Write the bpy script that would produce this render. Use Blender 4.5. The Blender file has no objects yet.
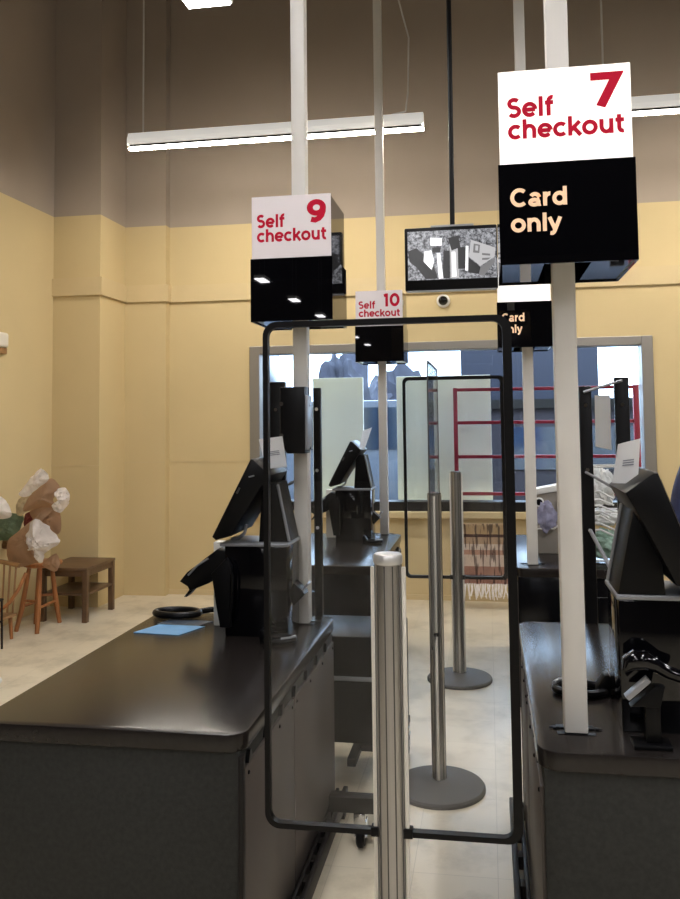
import bpy, bmesh, math, random
from mathutils import Vector, Matrix, noise
C = bpy.context.scene.collection
PI = math.pi
R = math.radians

# ------------------------------------------------------------------ materials
def lin(c):
    return tuple(((v/255)/12.92 if v/255 <= .04045 else ((v/255+.055)/1.055)**2.4) for v in c)

def mat(name, rgb, rough=.5, metal=0, var=.08, scale=6, bump=0, bscale=60, emit=0, spec=.5, coat=0, coat_rough=.2, stretch=None, raw=False):
    m = bpy.data.materials.new(name); m.use_nodes = True
    n, l = m.node_tree.nodes, m.node_tree.links
    b = n['Principled BSDF']
    col = rgb if raw else lin(rgb)
    b.inputs['Roughness'].default_value = rough
    b.inputs['Metallic'].default_value = metal
    b.inputs['Specular IOR Level'].default_value = spec
    b.inputs['Coat Weight'].default_value = coat
    b.inputs['Coat Roughness'].default_value = coat_rough
    tc = n.new('ShaderNodeTexCoord'); mp = n.new('ShaderNodeMapping')
    l.new(tc.outputs['Object'], mp.inputs['Vector'])
    if stretch: mp.inputs['Scale'].default_value = stretch
    nz = n.new('ShaderNodeTexNoise'); nz.inputs['Scale'].default_value = scale; nz.inputs['Detail'].default_value = 4
    l.new(mp.outputs['Vector'], nz.inputs['Vector'])
    cr = n.new('ShaderNodeValToRGB')
    cr.color_ramp.elements[0].position = .3; cr.color_ramp.elements[1].position = .7
    cr.color_ramp.elements[0].color = tuple(c*(1-var) for c in col)+(1,)
    cr.color_ramp.elements[1].color = tuple(min(1, c*(1+var)) for c in col)+(1,)
    l.new(nz.outputs['Fac'], cr.inputs['Fac']); l.new(cr.outputs['Color'], b.inputs['Base Color'])
    if bump:
        n2 = n.new('ShaderNodeTexNoise'); n2.inputs['Scale'].default_value = bscale
        l.new(mp.outputs['Vector'], n2.inputs['Vector'])
        bp = n.new('ShaderNodeBump'); bp.inputs['Strength'].default_value = bump; bp.inputs['Distance'].default_value = .01
        l.new(n2.outputs['Fac'], bp.inputs['Height']); l.new(bp.outputs['Normal'], b.inputs['Normal'])
    if emit:
        b.inputs['Emission Color'].default_value = col+(1,)
        b.inputs['Emission Strength'].default_value = emit
    return m

def glass(name, tint=(1, 1, 1), refl=1.0, milky=0.0, rough=0.0):
    m = bpy.data.materials.new(name); m.use_nodes = True
    n, l = m.node_tree.nodes, m.node_tree.links
    n.clear()
    out = n.new('ShaderNodeOutputMaterial'); t = n.new('ShaderNodeBsdfTransparent'); g = n.new('ShaderNodeBsdfGlossy')
    t.inputs['Color'].default_value = tint+(1,); g.inputs['Roughness'].default_value = rough
    fr = n.new('ShaderNodeFresnel'); fr.inputs['IOR'].default_value = 1.45
    ml = n.new('ShaderNodeMath'); ml.operation = 'MULTIPLY'; ml.inputs[1].default_value = refl
    l.new(fr.outputs['Fac'], ml.inputs[0])
    mx = n.new('ShaderNodeMixShader'); l.new(ml.outputs[0], mx.inputs['Fac'])
    l.new(t.outputs[0], mx.inputs[1]); l.new(g.outputs[0], mx.inputs[2])
    last = mx
    if milky:
        d = n.new('ShaderNodeBsdfDiffuse'); d.inputs['Color'].default_value = (.75, .8, .8, 1)
        m2 = n.new('ShaderNodeMixShader'); m2.inputs['Fac'].default_value = milky
        l.new(mx.outputs[0], m2.inputs[1]); l.new(d.outputs[0], m2.inputs[2]); last = m2
    l.new(last.outputs[0], out.inputs['Surface'])
    return m

def floor_mat():
    m = mat('floor_tile', (216, 205, 182), rough=.32, var=.06, scale=2.5, spec=.4)
    n, l = m.node_tree.nodes, m.node_tree.links
    b = n['Principled BSDF']
    old = b.inputs['Base Color'].links[0].from_socket
    br = n.new('ShaderNodeTexBrick'); br.offset = 0
    br.inputs['Scale'].default_value = 1; br.inputs['Mortar Size'].default_value = .0012
    br.inputs['Brick Width'].default_value = .305; br.inputs['Row Height'].default_value = .305
    br.inputs['Color1'].default_value = (1, 1, 1, 1); br.inputs['Color2'].default_value = (.965, .965, .96, 1); br.inputs['Mortar'].default_value = (.74, .73, .71, 1)
    tc = n.new('ShaderNodeTexCoord'); l.new(tc.outputs['Object'], br.inputs['Vector'])
    st = n.new('ShaderNodeTexNoise'); st.inputs['Scale'].default_value = 3.1; st.inputs['Detail'].default_value = 7; st.inputs['Roughness'].default_value = .65
    l.new(tc.outputs['Object'], st.inputs['Vector'])
    r2 = n.new('ShaderNodeValToRGB'); r2.color_ramp.elements[0].position = .33; r2.color_ramp.elements[0].color = (.74, .73, .70, 1)
    r2.color_ramp.elements[1].position = .52; r2.color_ramp.elements[1].color = (1, 1, 1, 1)
    l.new(st.outputs['Fac'], r2.inputs['Fac'])
    a = n.new('ShaderNodeMix'); a.data_type = 'RGBA'; a.blend_type = 'MULTIPLY'; a.inputs[0].default_value = 1
    l.new(old, a.inputs[6]); l.new(br.outputs['Color'], a.inputs[7])
    a2 = n.new('ShaderNodeMix'); a2.data_type = 'RGBA'; a2.blend_type = 'MULTIPLY'; a2.inputs[0].default_value = 1
    l.new(a.outputs[2], a2.inputs[6]); l.new(r2.outputs['Color'], a2.inputs[7])
    l.new(a2.outputs[2], b.inputs['Base Color'])
    return m

M = {}
M['floor'] = floor_mat()
M['yellow'] = mat('yellow_paint', (207, 187, 143), rough=.7, var=.035, scale=1.3, spec=.2)
M['yellow_trim'] = mat('yellow_trim_paint', (207, 187, 145), rough=.55, var=.02, spec=.3)
M['taupe'] = mat('taupe_paint', (166, 153, 140), rough=.75, var=.04, scale=1.5, spec=.2)
M['ceiling'] = mat('dark_ceiling', (70, 68, 68), rough=.9)
M['shop_wall'] = mat('shop_wall_paint', (120, 110, 98), rough=.8)
M['counter_top'] = mat('counter_laminate', (33, 29, 27), rough=.24, var=.12, scale=40, stretch=(1, 6, 1), spec=.38)
M['counter_front'] = mat('counter_textured_front', (50, 50, 47), rough=.6, var=.16, scale=70, bump=.12, bscale=160, spec=.2)
M['counter_black'] = mat('counter_black_gloss_front', (9, 9, 12), rough=.14, var=.05, spec=.4)
M['sign_gloss'] = mat('sign_black_acrylic', (7, 7, 10), rough=.015, var=.05, spec=.45)
M['counter_side'] = mat('counter_side_panel', (84, 77, 72), rough=.5, var=.07, scale=5, spec=.3)
M['counter_trim'] = mat('counter_dark_trim', (26, 23, 22), rough=.5, spec=.25)
M['black'] = mat('black_plastic', (8, 8, 10), rough=.36, var=.1, spec=.2)
M['black_soft'] = mat('black_soft_plastic', (8, 8, 10), rough=.4, var=.1, spec=.16)
M['black_gloss'] = mat('black_gloss_acrylic', (7, 7, 10), rough=.06, var=.05, spec=.45)
M['mirror_dark'] = mat('dark_mirror_acrylic', (96, 96, 102), rough=.04, metal=1, var=.02)
M['frame_black'] = mat('black_powdercoat', (8, 7, 8), rough=.42, var=.1, spec=.2)
M['guard'] = mat('dark_steel_guard', (24, 21, 20), rough=.5, metal=0, spec=.25)
M['pole'] = mat('cream_pole_paint', (224, 220, 212), rough=.45, var=.03, scale=3)
M['sign_white'] = mat('lit_sign_white', (255, 249, 243), rough=.35, var=.01, emit=.55)
M['sign_white_soft'] = mat('faint_glow_sign_white', (230, 221, 221), rough=.3, var=.01, emit=.10)  # slight glow put into the material to brighten the white
M['sign_red'] = mat('sign_red', (200, 10, 50), rough=.5, var=.03, spec=.15)
M['sign_cream'] = mat('sign_cream', (255, 214, 174), rough=.4, var=.02, emit=.22)
M['steel'] = mat('brushed_steel', (176, 174, 172), rough=.33, metal=1, var=.08, scale=60, stretch=(1, 1, .02))
M['chrome'] = mat('polished_chrome', (205, 205, 205), rough=.12, metal=1, var=.03)
M['silver'] = mat('silver_plastic', (150, 152, 156), rough=.35, metal=.5)
M['cap_metal'] = mat('pale_cap_metal', (214, 212, 208), rough=.38, metal=.6, var=.05)
M['base_grey'] = mat('grey_rubber_base', (84, 82, 79), rough=.6, var=.06, spec=.25)
M['cream_strip'] = mat('pale_plastic_strip', (226, 219, 205), rough=.5, var=.03)
M['glass'] = glass('clear_shield', (.975, .98, .985), .75)
M['pane'] = glass('window_glass', (.93, .95, .97), .8)
M['alu'] = mat('window_aluminium', (150, 145, 138), rough=.38, metal=.55, var=.05, scale=3)
M['white_wall'] = mat('white_plastic', (226, 224, 218), rough=.45)
M['lamp_house'] = mat('white_lamp_housing', (242, 240, 234), rough=.4, var=.02, emit=.35)
M['lamp_glow'] = mat('lamp_diffuser', (255, 246, 232), rough=.5, var=.01, emit=120)
M['troffer_glow'] = mat('troffer_diffuser', (252, 250, 252), rough=.5, var=.35, scale=26, emit=33)
M['wire'] = mat('steel_wire', (205, 203, 200), rough=.4, metal=0)
M['paper'] = mat('white_paper', (232, 231, 230), rough=.7, var=.03)
def thin_paper():
    m = bpy.data.materials.new('thin_white_paper'); m.use_nodes = True
    n, l = m.node_tree.nodes, m.node_tree.links; n.clear()
    o = n.new('ShaderNodeOutputMaterial'); a = n.new('ShaderNodeBsdfDiffuse'); b = n.new('ShaderNodeBsdfTranslucent'); x = n.new('ShaderNodeMixShader')
    a.inputs['Color'].default_value = (.85, .85, .85, 1); b.inputs['Color'].default_value = (.85, .86, .88, 1); x.inputs['Fac'].default_value = .45
    l.new(a.outputs[0], x.inputs[1]); l.new(b.outputs[0], x.inputs[2]); l.new(x.outputs[0], o.inputs['Surface']); return m
M['thin_paper'] = thin_paper()
M['print_grey'] = mat('printed_ink_grey', (150, 152, 160), rough=.7)
M['blue'] = mat('blue_sticker', (98, 158, 205), rough=.4, var=.10, scale=18)
M['blue_dark'] = mat('blue_key_sticker', (44, 60, 78), rough=.4, var=.6, scale=60)
M['wood_stool'] = mat('orange_wood', (158, 102, 58), rough=.42, var=.25, scale=9, stretch=(6, 6, .7))
M['wood_dark'] = mat('brown_wood', (96, 72, 50), rough=.42, var=.22, scale=8, stretch=(1, 6, 1))
M['wood_tan'] = mat('tan_wood', (150, 112, 72), rough=.5, var=.2, scale=9)
M['kraft'] = mat('brown_kraft_paper', (192, 160, 130), rough=.8, var=.1, scale=7, bump=.25, bscale=25)
M['tissue'] = mat('white_tissue', (246, 240, 236), rough=.8, var=.06, scale=14, bump=.35, bscale=40)
M['cream_cloth'] = mat('cream_cloth', (214, 200, 168), rough=.85, var=.08, scale=12)
M['green_cloth'] = mat('green_cloth', (128, 146, 118), rough=.9, var=.25, scale=16, bump=.4)
M['red_cloth'] = mat('maroon_cloth', (128, 62, 56), rough=.9, var=.3, scale=30)
M['bag_white'] = mat('white_plastic_bag', (222, 224, 222), rough=.25, var=.12, scale=22, bump=.5, bscale=30)
M['bag_green'] = mat('green_plastic_bag', (150, 178, 160), rough=.25, var=.3, scale=28, bump=.5, bscale=30)
M['bag_mauve'] = mat('mauve_plastic_bag', (150, 148, 172), rough=.25, var=.25, scale=18, bump=.5, bscale=30)
M['grey_box'] = mat('warm_grey_casing', (150, 142, 132), rough=.5, var=.05)
M['red_metal'] = mat('red_painted_steel', (140, 14, 38), rough=.4, var=.06)
M['poster'] = mat('pale_panel', (226, 222, 206), rough=.6, var=.05, scale=2)
M['asphalt'] = mat('wet_asphalt', (40, 41, 46), rough=.6, var=.2)
M['navy_build'] = mat('navy_cladding', (15, 18, 36), rough=.5, var=.1)
M['dark_roof'] = mat('dark_car_paint', (11, 13, 20), rough=.3, var=.1, coat=.5)
M['pale_car'] = mat('pale_blue_car_paint', (84, 92, 108), rough=.25, var=.05, coat=.5)
M['car_glass'] = mat('car_window', (40, 52, 70), rough=.08, spec=.8)
M['brick_far'] = mat('far_brick', (38, 31, 37), rough=.8, var=.25, scale=14, stretch=(1, 1, 6))
M['snow_bush'] = mat('frosty_tarpaulin', (52, 52, 64), rough=.7, var=.5, scale=3, bump=.6, bscale=4)
M['navy_coat'] = mat('navy_quilted_fabric', (42, 50, 86), rough=.6, var=.3, scale=18, bump=.4, bscale=22)
M['trousers'] = mat('charcoal_trousers', (46, 46, 50), rough=.8)
M['skin'] = mat('skin', (205, 158, 130), rough=.5)
M['hair'] = mat('dark_hair', (28, 22, 20), rough=.6, var=.3, scale=60)
M['shoe'] = mat('black_shoe', (22, 22, 24), rough=.5)
M['rug'] = None

def rug_mat():
    m = mat('woven_stripe', (206, 178, 152), rough=.9, var=.1, scale=30)
    n, l = m.node_tree.nodes, m.node_tree.links
    b = n['Principled BSDF']
    tc = n.new('ShaderNodeTexCoord'); sp = n.new('ShaderNodeSeparateXYZ'); l.new(tc.outputs['Object'], sp.inputs[0])
    mp = n.new('ShaderNodeMapRange'); mp.inputs[1].default_value = 0; mp.inputs[2].default_value = .5
    l.new(sp.outputs['Z'], mp.inputs[0])
    cr = n.new('ShaderNodeValToRGB'); cr.color_ramp.interpolation = 'CONSTANT'
    stops = [(0, (176, 128, 112)), (.10, (84, 44, 40)), (.15, (186, 138, 120)), (.30, (232, 214, 200)), (.50, (206, 160, 140)), (.58, (236, 222, 208)), (.68, (200, 170, 140)), (.80, (84, 50, 44)), (.85, (206, 176, 132))]
    e = cr.color_ramp.elements
    e[0].position = 0; e[0].color = lin(stops[0][1])+(1,); e[1].position = stops[1][0]; e[1].color = lin(stops[1][1])+(1,)
    for p, c in stops[2:]:
        k = e.new(p); k.color = lin(c)+(1,)
    l.new(mp.outputs[0], cr.inputs['Fac'])
    br = n.new('ShaderNodeTexNoise'); br.inputs['Scale'].default_value = 42; br.inputs['Detail'].default_value = 1
    mpp = n.new('ShaderNodeMapping'); mpp.inputs['Scale'].default_value = (1, 1, .12)
    l.new(tc.outputs['Object'], mpp.inputs[0]); l.new(mpp.outputs[0], br.inputs['Vector'])
    r2 = n.new('ShaderNodeValToRGB'); r2.color_ramp.elements[0].position = .40; r2.color_ramp.elements[0].color = (.28, .24, .24, 1)
    r2.color_ramp.elements[1].position = .46; r2.color_ramp.elements[1].color = (1, 1, 1, 1)
    l.new(br.outputs['Fac'], r2.inputs['Fac'])
    a = n.new('ShaderNodeMix'); a.data_type = 'RGBA'; a.blend_type = 'MULTIPLY'; a.inputs[0].default_value = 1
    l.new(cr.outputs['Color'], a.inputs[6]); l.new(r2.outputs['Color'], a.inputs[7]); l.new(a.outputs[2], b.inputs['Base Color'])
    return m
M['rug'] = rug_mat()

# ------------------------------------------------------------------ mesh helpers
class MB:
    def __init__(self): self.bm = bmesh.new()
    def box(self, x0, y0, z0, x1, y1, z1, bevel=0, seg=2):
        vs = [self.bm.verts.new(p) for p in [(x0, y0, z0), (x1, y0, z0), (x1, y1, z0), (x0, y1, z0), (x0, y0, z1), (x1, y0, z1), (x1, y1, z1), (x0, y1, z1)]]
        fs = [self.bm.faces.new([vs[i] for i in q]) for q in [(3, 2, 1, 0), (4, 5, 6, 7), (0, 1, 5, 4), (1, 2, 6, 5), (2, 3, 7, 6), (3, 0, 4, 7)]]
        if bevel:
            es = set(e for f in fs for e in f.edges)
            bmesh.ops.bevel(self.bm, geom=list(es), offset=bevel, segments=seg, affect='EDGES', profile=.5)
        return self
    def prism(self, pts, axis, a, b, bevel=0):
        """extrude a 2-D outline along an axis ('x': pts=(y,z); 'y': pts=(x,z); 'z': pts=(x,y))"""
        def P(u, v, w):
            return {'x': (w, u, v), 'y': (u, w, v), 'z': (u, v, w)}[axis]
        A = [self.bm.verts.new(P(u, v, a)) for u, v in pts]; B = [self.bm.verts.new(P(u, v, b)) for u, v in pts]
        n = len(pts); fs = [self.bm.faces.new(A), self.bm.faces.new(B[::-1])]
        for i in range(n): fs.append(self.bm.faces.new([A[i], B[i], B[(i+1) % n], A[(i+1) % n]]))
        bmesh.ops.recalc_face_normals(self.bm, faces=fs)
        if bevel:
            es = set(e for f in fs[:2] for e in f.edges)
            bmesh.ops.bevel(self.bm, geom=list(es), offset=bevel, segments=2, affect='EDGES', profile=.5)
        return self
    def tube(self, pts, r, seg=10, closed=False, cap=True, flat=1.0):
        pts = [Vector(p) for p in pts]; n = len(pts); rings = []; up = None
        for i, p in enumerate(pts):
            if closed: t = (pts[(i+1) % n]-pts[i-1]).normalized()
            else: t = (pts[min(i+1, n-1)]-pts[max(i-1, 0)]).normalized()
            if up is None:
                up = Vector((0, 0, 1)) if abs(t.z) < .9 else Vector((0, 1, 0))
            s = t.cross(up).normalized(); u = s.cross(t).normalized(); up = u
            rr = r[i] if isinstance(r, (list, tuple)) else r
            rings.append([self.bm.verts.new(p+rr*(math.cos(2*PI*k/seg)*s+flat*math.sin(2*PI*k/seg)*u)) for k in range(seg)])
        for i in range(n if closed else n-1):
            A, B = rings[i], rings[(i+1) % n]
            for k in range(seg): self.bm.faces.new([A[k], A[(k+1) % seg], B[(k+1) % seg], B[k]])
        if cap and not closed:
            self.bm.faces.new(rings[0][::-1]); self.bm.faces.new(rings[-1])
        return self
    def lathe(self, prof, c=(0, 0, 0), seg=32, axis='z'):
        rings = []
        for r, z in prof:
            ring = []
            for k in range(seg):
                a = 2*PI*k/seg; u, v = r*math.cos(a), r*math.sin(a)
                p = {'z': (u, v, z), 'y': (u, z, v), 'x': (z, u, v)}[axis]
                ring.append(self.bm.verts.new((c[0]+p[0], c[1]+p[1], c[2]+p[2])))
            rings.append(ring)
        for A, B in zip(rings, rings[1:]):
            for k in range(seg): self.bm.faces.new([A[k], A[(k+1) % seg], B[(k+1) % seg], B[k]])
        self.bm.faces.new(rings[0][::-1]); self.bm.faces.new(rings[-1])
        return self
    def sheet(self, fn, nu, nv, thick=0):
        g = [[self.bm.verts.new(fn(i/nu, j/nv)) for j in range(nv+1)] for i in range(nu+1)]
        fs = [self.bm.faces.new([g[i][j], g[i+1][j], g[i+1][j+1], g[i][j+1]]) for i in range(nu) for j in range(nv)]
        if thick: bmesh.ops.solidify(self.bm, geom=fs, thickness=thick)
        return self
    def blob(self, c, s, amp=.25, freq=3, sub=4, seed=0):
        r = bmesh.ops.create_icosphere(self.bm, subdivisions=sub, radius=1)
        for v in r['verts']:
            d = v.co.normalized()
            k = 1+amp*(noise.noise(d*freq+Vector((seed*7.3, seed, 0)))+.5*noise.noise(d*freq*2.7+Vector((seed, 3, 1)))-.3*abs(noise.noise(d*freq*4+Vector((0, seed, 5)))))
            v.co = Vector((c[0]+d.x*k*s[0], c[1]+d.y*k*s[1], c[2]+d.z*k*s[2]))
        return self
    def build(self, name, m, parent=None, smooth=True, origin=None):
        bmesh.ops.recalc_face_normals(self.bm, faces=self.bm.faces)
        me = bpy.data.meshes.new(name); self.bm.to_mesh(me); self.bm.free()
        o = bpy.data.objects.new(name, me); C.objects.link(o)
        for k in (m if isinstance(m, (list, tuple)) else [m]): me.materials.append(k)
        if smooth and len(me.polygons):
            me.polygons.foreach_set('use_smooth', [True]*len(me.polygons))
            me.set_sharp_from_angle(angle=R(35))
        if origin:
            me.transform(Matrix.Translation(-Vector(origin))); o.location = origin
        if parent:
            o.parent = parent
        return o

def empty(name, loc, label, cat, group=None, rz=0):
    o = bpy.data.objects.new(name, None); o.empty_display_size = .1; C.objects.link(o)
    o.location = loc; o.rotation_euler = (0, 0, rz)
    return tag(o, label, cat, group)
def tag(o, label, cat, group=None):
    o['label'] = label; o['category'] = cat
    if group: o['group'] = group
    return o
def struct(o): o['kind'] = 'structure'; return o
def copy_tree(o, parent=None):
    c = o.copy(); C.objects.link(c)
    if parent: c.parent = parent
    for ch in list(o.children): copy_tree(ch, c)
    return c

def rrect(x0, z0, x1, z1, r, n=8):
    pts = []
    for cx, cz, a in ((x1-r, z0+r, -90), (x1-r, z1-r, 0), (x0+r, z1-r, 90), (x0+r, z0+r, 180)):
        for k in range(n+1):
            t = R(a+90*k/n); pts.append((cx+r*math.cos(t), cz+r*math.sin(t)))
    return pts

def arc(cx, cy, rx, ry, a0, a1, n=20):
    return [(cx+rx*math.cos(R(a0+(a1-a0)*k/n)), cy+ry*math.sin(R(a0+(a1-a0)*k/n))) for k in range(n+1)]
GL = {  # strokes of a bold geometric sans, cap height 1, and the advance width
 'S': ([arc(.34, .715, .235, .195, 35, 270)+arc(.34, .305, .255, .215, 90, -145)], .74),
 'C': ([arc(.47, .5, .385, .408, 47, 313)], .90),
 'e': ([arc(.36, .37, .285, .282, 0, 318), [(.09, .365), (.64, .365)]], .76),
 'c': ([arc(.36, .37, .285, .282, 45, 315)], .68),
 'o': ([arc(.37, .37, .29, .282, 0, 360)], .80),
 'l': ([[(.13, 0), (.13, 1.0)]], .29),
 'f': ([[(.20, 0), (.20, .70)]+arc(.38, .72, .18, .20, 180, 75), [(.02, .655), (.44, .655)]], .46),
 'h': ([[(.12, 0), (.12, 1.0)], arc(.36, .38, .24, .272, 180, 0)+[(.60, 0)]], .76),
 'n': ([[(.12, 0), (.12, .745)], arc(.36, .38, .24, .272, 180, 0)+[(.60, 0)]], .76),
 'k': ([[(.12, 0), (.12, 1.0)], [(.14, .26), (.60, .72)], [(.29, .42), (.64, .0)]], .70),
 'u': ([[(.12, .745), (.12, .37)]+arc(.36, .365, .24, .272, 180, 360), [(.60, .745), (.60, 0)]], .76),
 't': ([[(.20, .93), (.20, .28)]+arc(.38, .27, .18, .185, 180, 285), [(.02, .655), (.44, .655)]], .50),
 'a': ([[(.56, 0), (.56, .46)]+arc(.34, .455, .22, .20, 0, 150), arc(.31, .215, .215, .135, 0, 360)], .72),
 'r': ([[(.12, 0), (.12, .745)], arc(.38, .36, .26, .285, 180, 85)], .48),
 'd': ([arc(.36, .37, .27, .282, 0, 360), [(.64, 0), (.64, 1.0)]], .82),
 'y': ([[(.06, .745), (.34, .07)], [(.62, .745), (.33, .02), (.27, -.09), (.20, -.135), (.09, -.125)]], .68),
 '7': ([[(.04, .89), (.64, .89), (.26, 0)]], .70),
 '9': ([arc(.35, .65, .245, .245, 0, 360), [(.595, .66), (.585, .48), (.53, .30), (.43, .175), (.30, .115), (.15, .15)]], .75),
 '1': ([[(.02, .82), (.24, .90)], [(.25, 1.0), (.25, 0)]], .48),
 '0': ([arc(.42, .5, .31, .395, 0, 360)], .84),
}
def ribbon(bm, pts, w, closed, y0, y1):
    n = len(pts); L = []; Rr = []
    for i, p in enumerate(pts):
        a = Vector(pts[i-1]) if (i > 0 or closed) else Vector(p); c = Vector(pts[(i+1) % n]) if (i < n-1 or closed) else Vector(p)
        b = Vector(p); d0 = (b-a).normalized() if (b-a).length > 1e-9 else None; d1 = (c-b).normalized() if (c-b).length > 1e-9 else None
        d0 = d0 or d1; d1 = d1 or d0
        t = (d0+d1).normalized(); nn = Vector((-t.y, t.x)); k = w/2/max(.45, nn.dot(Vector((-d0.y, d0.x))))
        L.append(b+nn*k); Rr.append(b-nn*k)
    ring = []
    for l, r in zip(L, Rr):
        ring.append([bm.verts.new((l.x, y0, l.y)), bm.verts.new((r.x, y0, r.y)), bm.verts.new((r.x, y1, r.y)), bm.verts.new((l.x, y1, l.y))])
    m_ = n if closed else n-1
    for i in range(m_):
        A, B = ring[i], ring[(i+1) % n]
        for q in range(4): bm.faces.new([A[q], A[(q+1) % 4], B[(q+1) % 4], B[q]])
    if not closed: bm.faces.new(ring[0]); bm.faces.new(ring[-1][::-1])
def text(name, s, x0, x1, z0, z1, y, m, parent, w=.205, depth=.0016):
    """letters standing on a face that looks towards -Y, fitted to the box x0..x1, z0..z1"""
    mb = MB(); px = 0
    for ch in s:
        st, adv = GL[ch]
        for q, pts in enumerate(st):
            cl = len(pts) > 12 and (Vector(pts[0])-Vector(pts[-1])).length < 1e-6
            P = [(px+u, v) for u, v in (pts[:-1] if cl else pts)]
            ribbon(mb.bm, P, w, cl, -1-.06*q, 0)
        px += adv+.03
    xs = [v.co.x for v in mb.bm.verts]; zs = [v.co.z for v in mb.bm.verts]
    ax, bx, az, bz = min(xs), max(xs), min(zs), max(zs)
    for v in mb.bm.verts:
        v.co = (x0+(v.co.x-ax)/(bx-ax)*(x1-x0), y+v.co.y*depth+.0004, z0+(v.co.z-az)/(bz-az)*(z1-z0))
    return mb.build(name, m, parent, smooth=False)

# ------------------------------------------------------------------ the setting
struct(MB().box(-9, -18, -.1, 9, 7.77, 0).build('floor', M['floor'], smooth=False))
struct(MB().box(-9, -18, 6, 9, 7.77, 6.1).build('ceiling', M['ceiling'], smooth=False))
ZB, ZL = 3.575, 2.825            # paint line, ledge line
def painted_wall(name, boxes_low, boxes_high):
    a = MB()
    for b in boxes_low: a.box(*b)
    k = len(a.bm.faces)
    for b in boxes_high: a.box(*b)
    o = a.build(name, [M['yellow'], M['taupe']], smooth=False)
    for p in o.data.polygons:
        if p.center.z > ZB+.0005 : p.material_index = 1
    return struct(o)
WX0, WX1, WZ0, WZ1 = -2.255, 1.465, .775, 2.37
painted_wall('wall_back',
    [(-3.07, 7.52, 0, WX0, 7.77, ZB), (WX1, 7.52, 0, 9, 7.77, ZB), (WX0, 7.52, 0, WX1, 7.77, WZ0), (WX0, 7.52, WZ1, WX1, 7.77, ZB)],
    [(-3.07, 7.522, ZB, 9, 7.77, 6)])
painted_wall('wall_left', [(-4.4, 2, 0, -3.955, 7.77, ZB)], [(-4.4, 2, ZB, -3.957, 7.77, 6)])
painted_wall('wall_corner_column', [(-3.955, 6.9, 0, -3.49, 7.77, ZB)], [(-3.955, 6.902, ZB, -3.492, 7.77, 6)])
painted_wall('wall_pier', [(-3.49, 7.42, 0, -3.07, 7.77, ZB)], [(-3.49, 7.422, ZB, -3.072, 7.77, 6)])
struct(MB().box(8.8, -18, 0, 9, 7.52, 6).build('wall_right', M['shop_wall'], smooth=False))
struct(MB().box(-8.8, -18, 0, 8.8, -17.8, 6).build('wall_front', M['shop_wall'], smooth=False))
struct(MB().box(-9, -18, 0, -8.8, 2, 6).box(-9, 2, 0, -4.4, 2.2, 6).build('wall_far_left', M['shop_wall'], smooth=False))
# the raised board whose lower edge is the ledge line, and fine panel joints
tr = MB()
tr.box(-3.955, 6.872, ZL, -3.462, 6.9, 2.99).box(-3.49, 6.9, ZL, -3.462, 7.42, 2.99).box(-3.49, 7.392, ZL, -3.04, 7.42, 2.99).box(-3.07, 7.42, ZL, -3.04, 7.52, 2.99).box(-3.04, 7.492, ZL, 8.8, 7.52, 2.99)
struct(tr.build('trim_1', M['yellow_trim'], smooth=False))
jt = MB()
jt.box(-3.955, 6.896, 1.262, -3.49, 6.9, 1.272).box(-3.49, 7.416, 1.262, -3.07, 7.42, 1.272).box(-3.07, 7.516, 1.262, WX0-.02, 7.52, 1.272)
struct(jt.build('trim_2', M['yellow_trim'], smooth=False))
bb = MB().box(-3.07, 7.505, 0, 8.8, 7.52, .045)
struct(bb.build('baseboard_back', M['yellow_trim'], smooth=False))

# window
w = bpy.data.objects.new('window_1', None); C.objects.link(w); w.location = ((WX0+WX1)/2, 7.6, WZ0); struct(w)
def W(mb, name, m):
    o = mb.build(name, m, smooth=False); o.parent = w; o.matrix_parent_inverse = Matrix.Translation(-w.location); return o
f = MB(); t = .1
f.box(WX0, 7.50, WZ0, WX0+t, 7.70, WZ1, .006).box(WX1-t, 7.50, WZ0, WX1, 7.70, WZ1, .006).box(WX0+t, 7.50, WZ1-.08, WX1-t, 7.70, WZ1, .006)
W(f, 'window_frame', M['alu'])
W(MB().box(WX0+t, 7.505, WZ0+.03, WX1-t, 7.70, WZ0+.115, .005), 'bottom_rail', M['guard'])
W(MB().box(WX0-.02, 7.44, WZ0-.03, WX1+.02, 7.70, WZ0+.03, .006), 'window_sill', M['yellow_trim'])
W(MB().box(WX0+t, 7.60, WZ0+.115, WX1-t, 7.608, WZ1-.08), 'window_pane', M['pane'])

# ------------------------------------------------------------------ outdoors
struct(MB().box(-40, 7.77, -.25, 40, 60, -.12).build('ground', M['asphalt'], smooth=False))
def panel_board(x0, x1, label):
    e = empty('display_board', ((x0+x1)/2, 8.08, -.12), label, 'board', 'pale boards standing outside the window')
    a = MB().box(x0-e.location.x, 0, .95, x1-e.location.x, .03, 2.20, .004); a.build('panel', M['poster'], e)
    for sx in (x0+.05-e.location.x, x1-.05-e.location.x):
        MB().box(sx-.02, .03, 0, sx+.02, .06, 2.0).build('leg', M['guard'], e)
    return e
panel_board(-1.76, -1.24, 'pale grey green board outside window, left of the two, behind kiosk monitor')
panel_board(-.90, .032, 'wide pale grey green board outside window behind the black framed shield')
# red rack in front of the right board
e = empty('red_rack', (.5, 7.95, -.12), 'red steel ladder rack standing outside the window', 'rack')
g = MB()
for x in (-.81, .885): MB().box(x-.02-.01*(x > 0), -.02, 0, x+.02+.01*(x > 0), .02, 2.07, .004).build('upright', M['red_metal'], e)
for z in (2.05, 1.73, 1.40, 1.045): MB().box(-.79, -.012, z-.016, .86, .012, z+.016, .003).build('crossbar', M['red_metal'], e)
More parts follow.
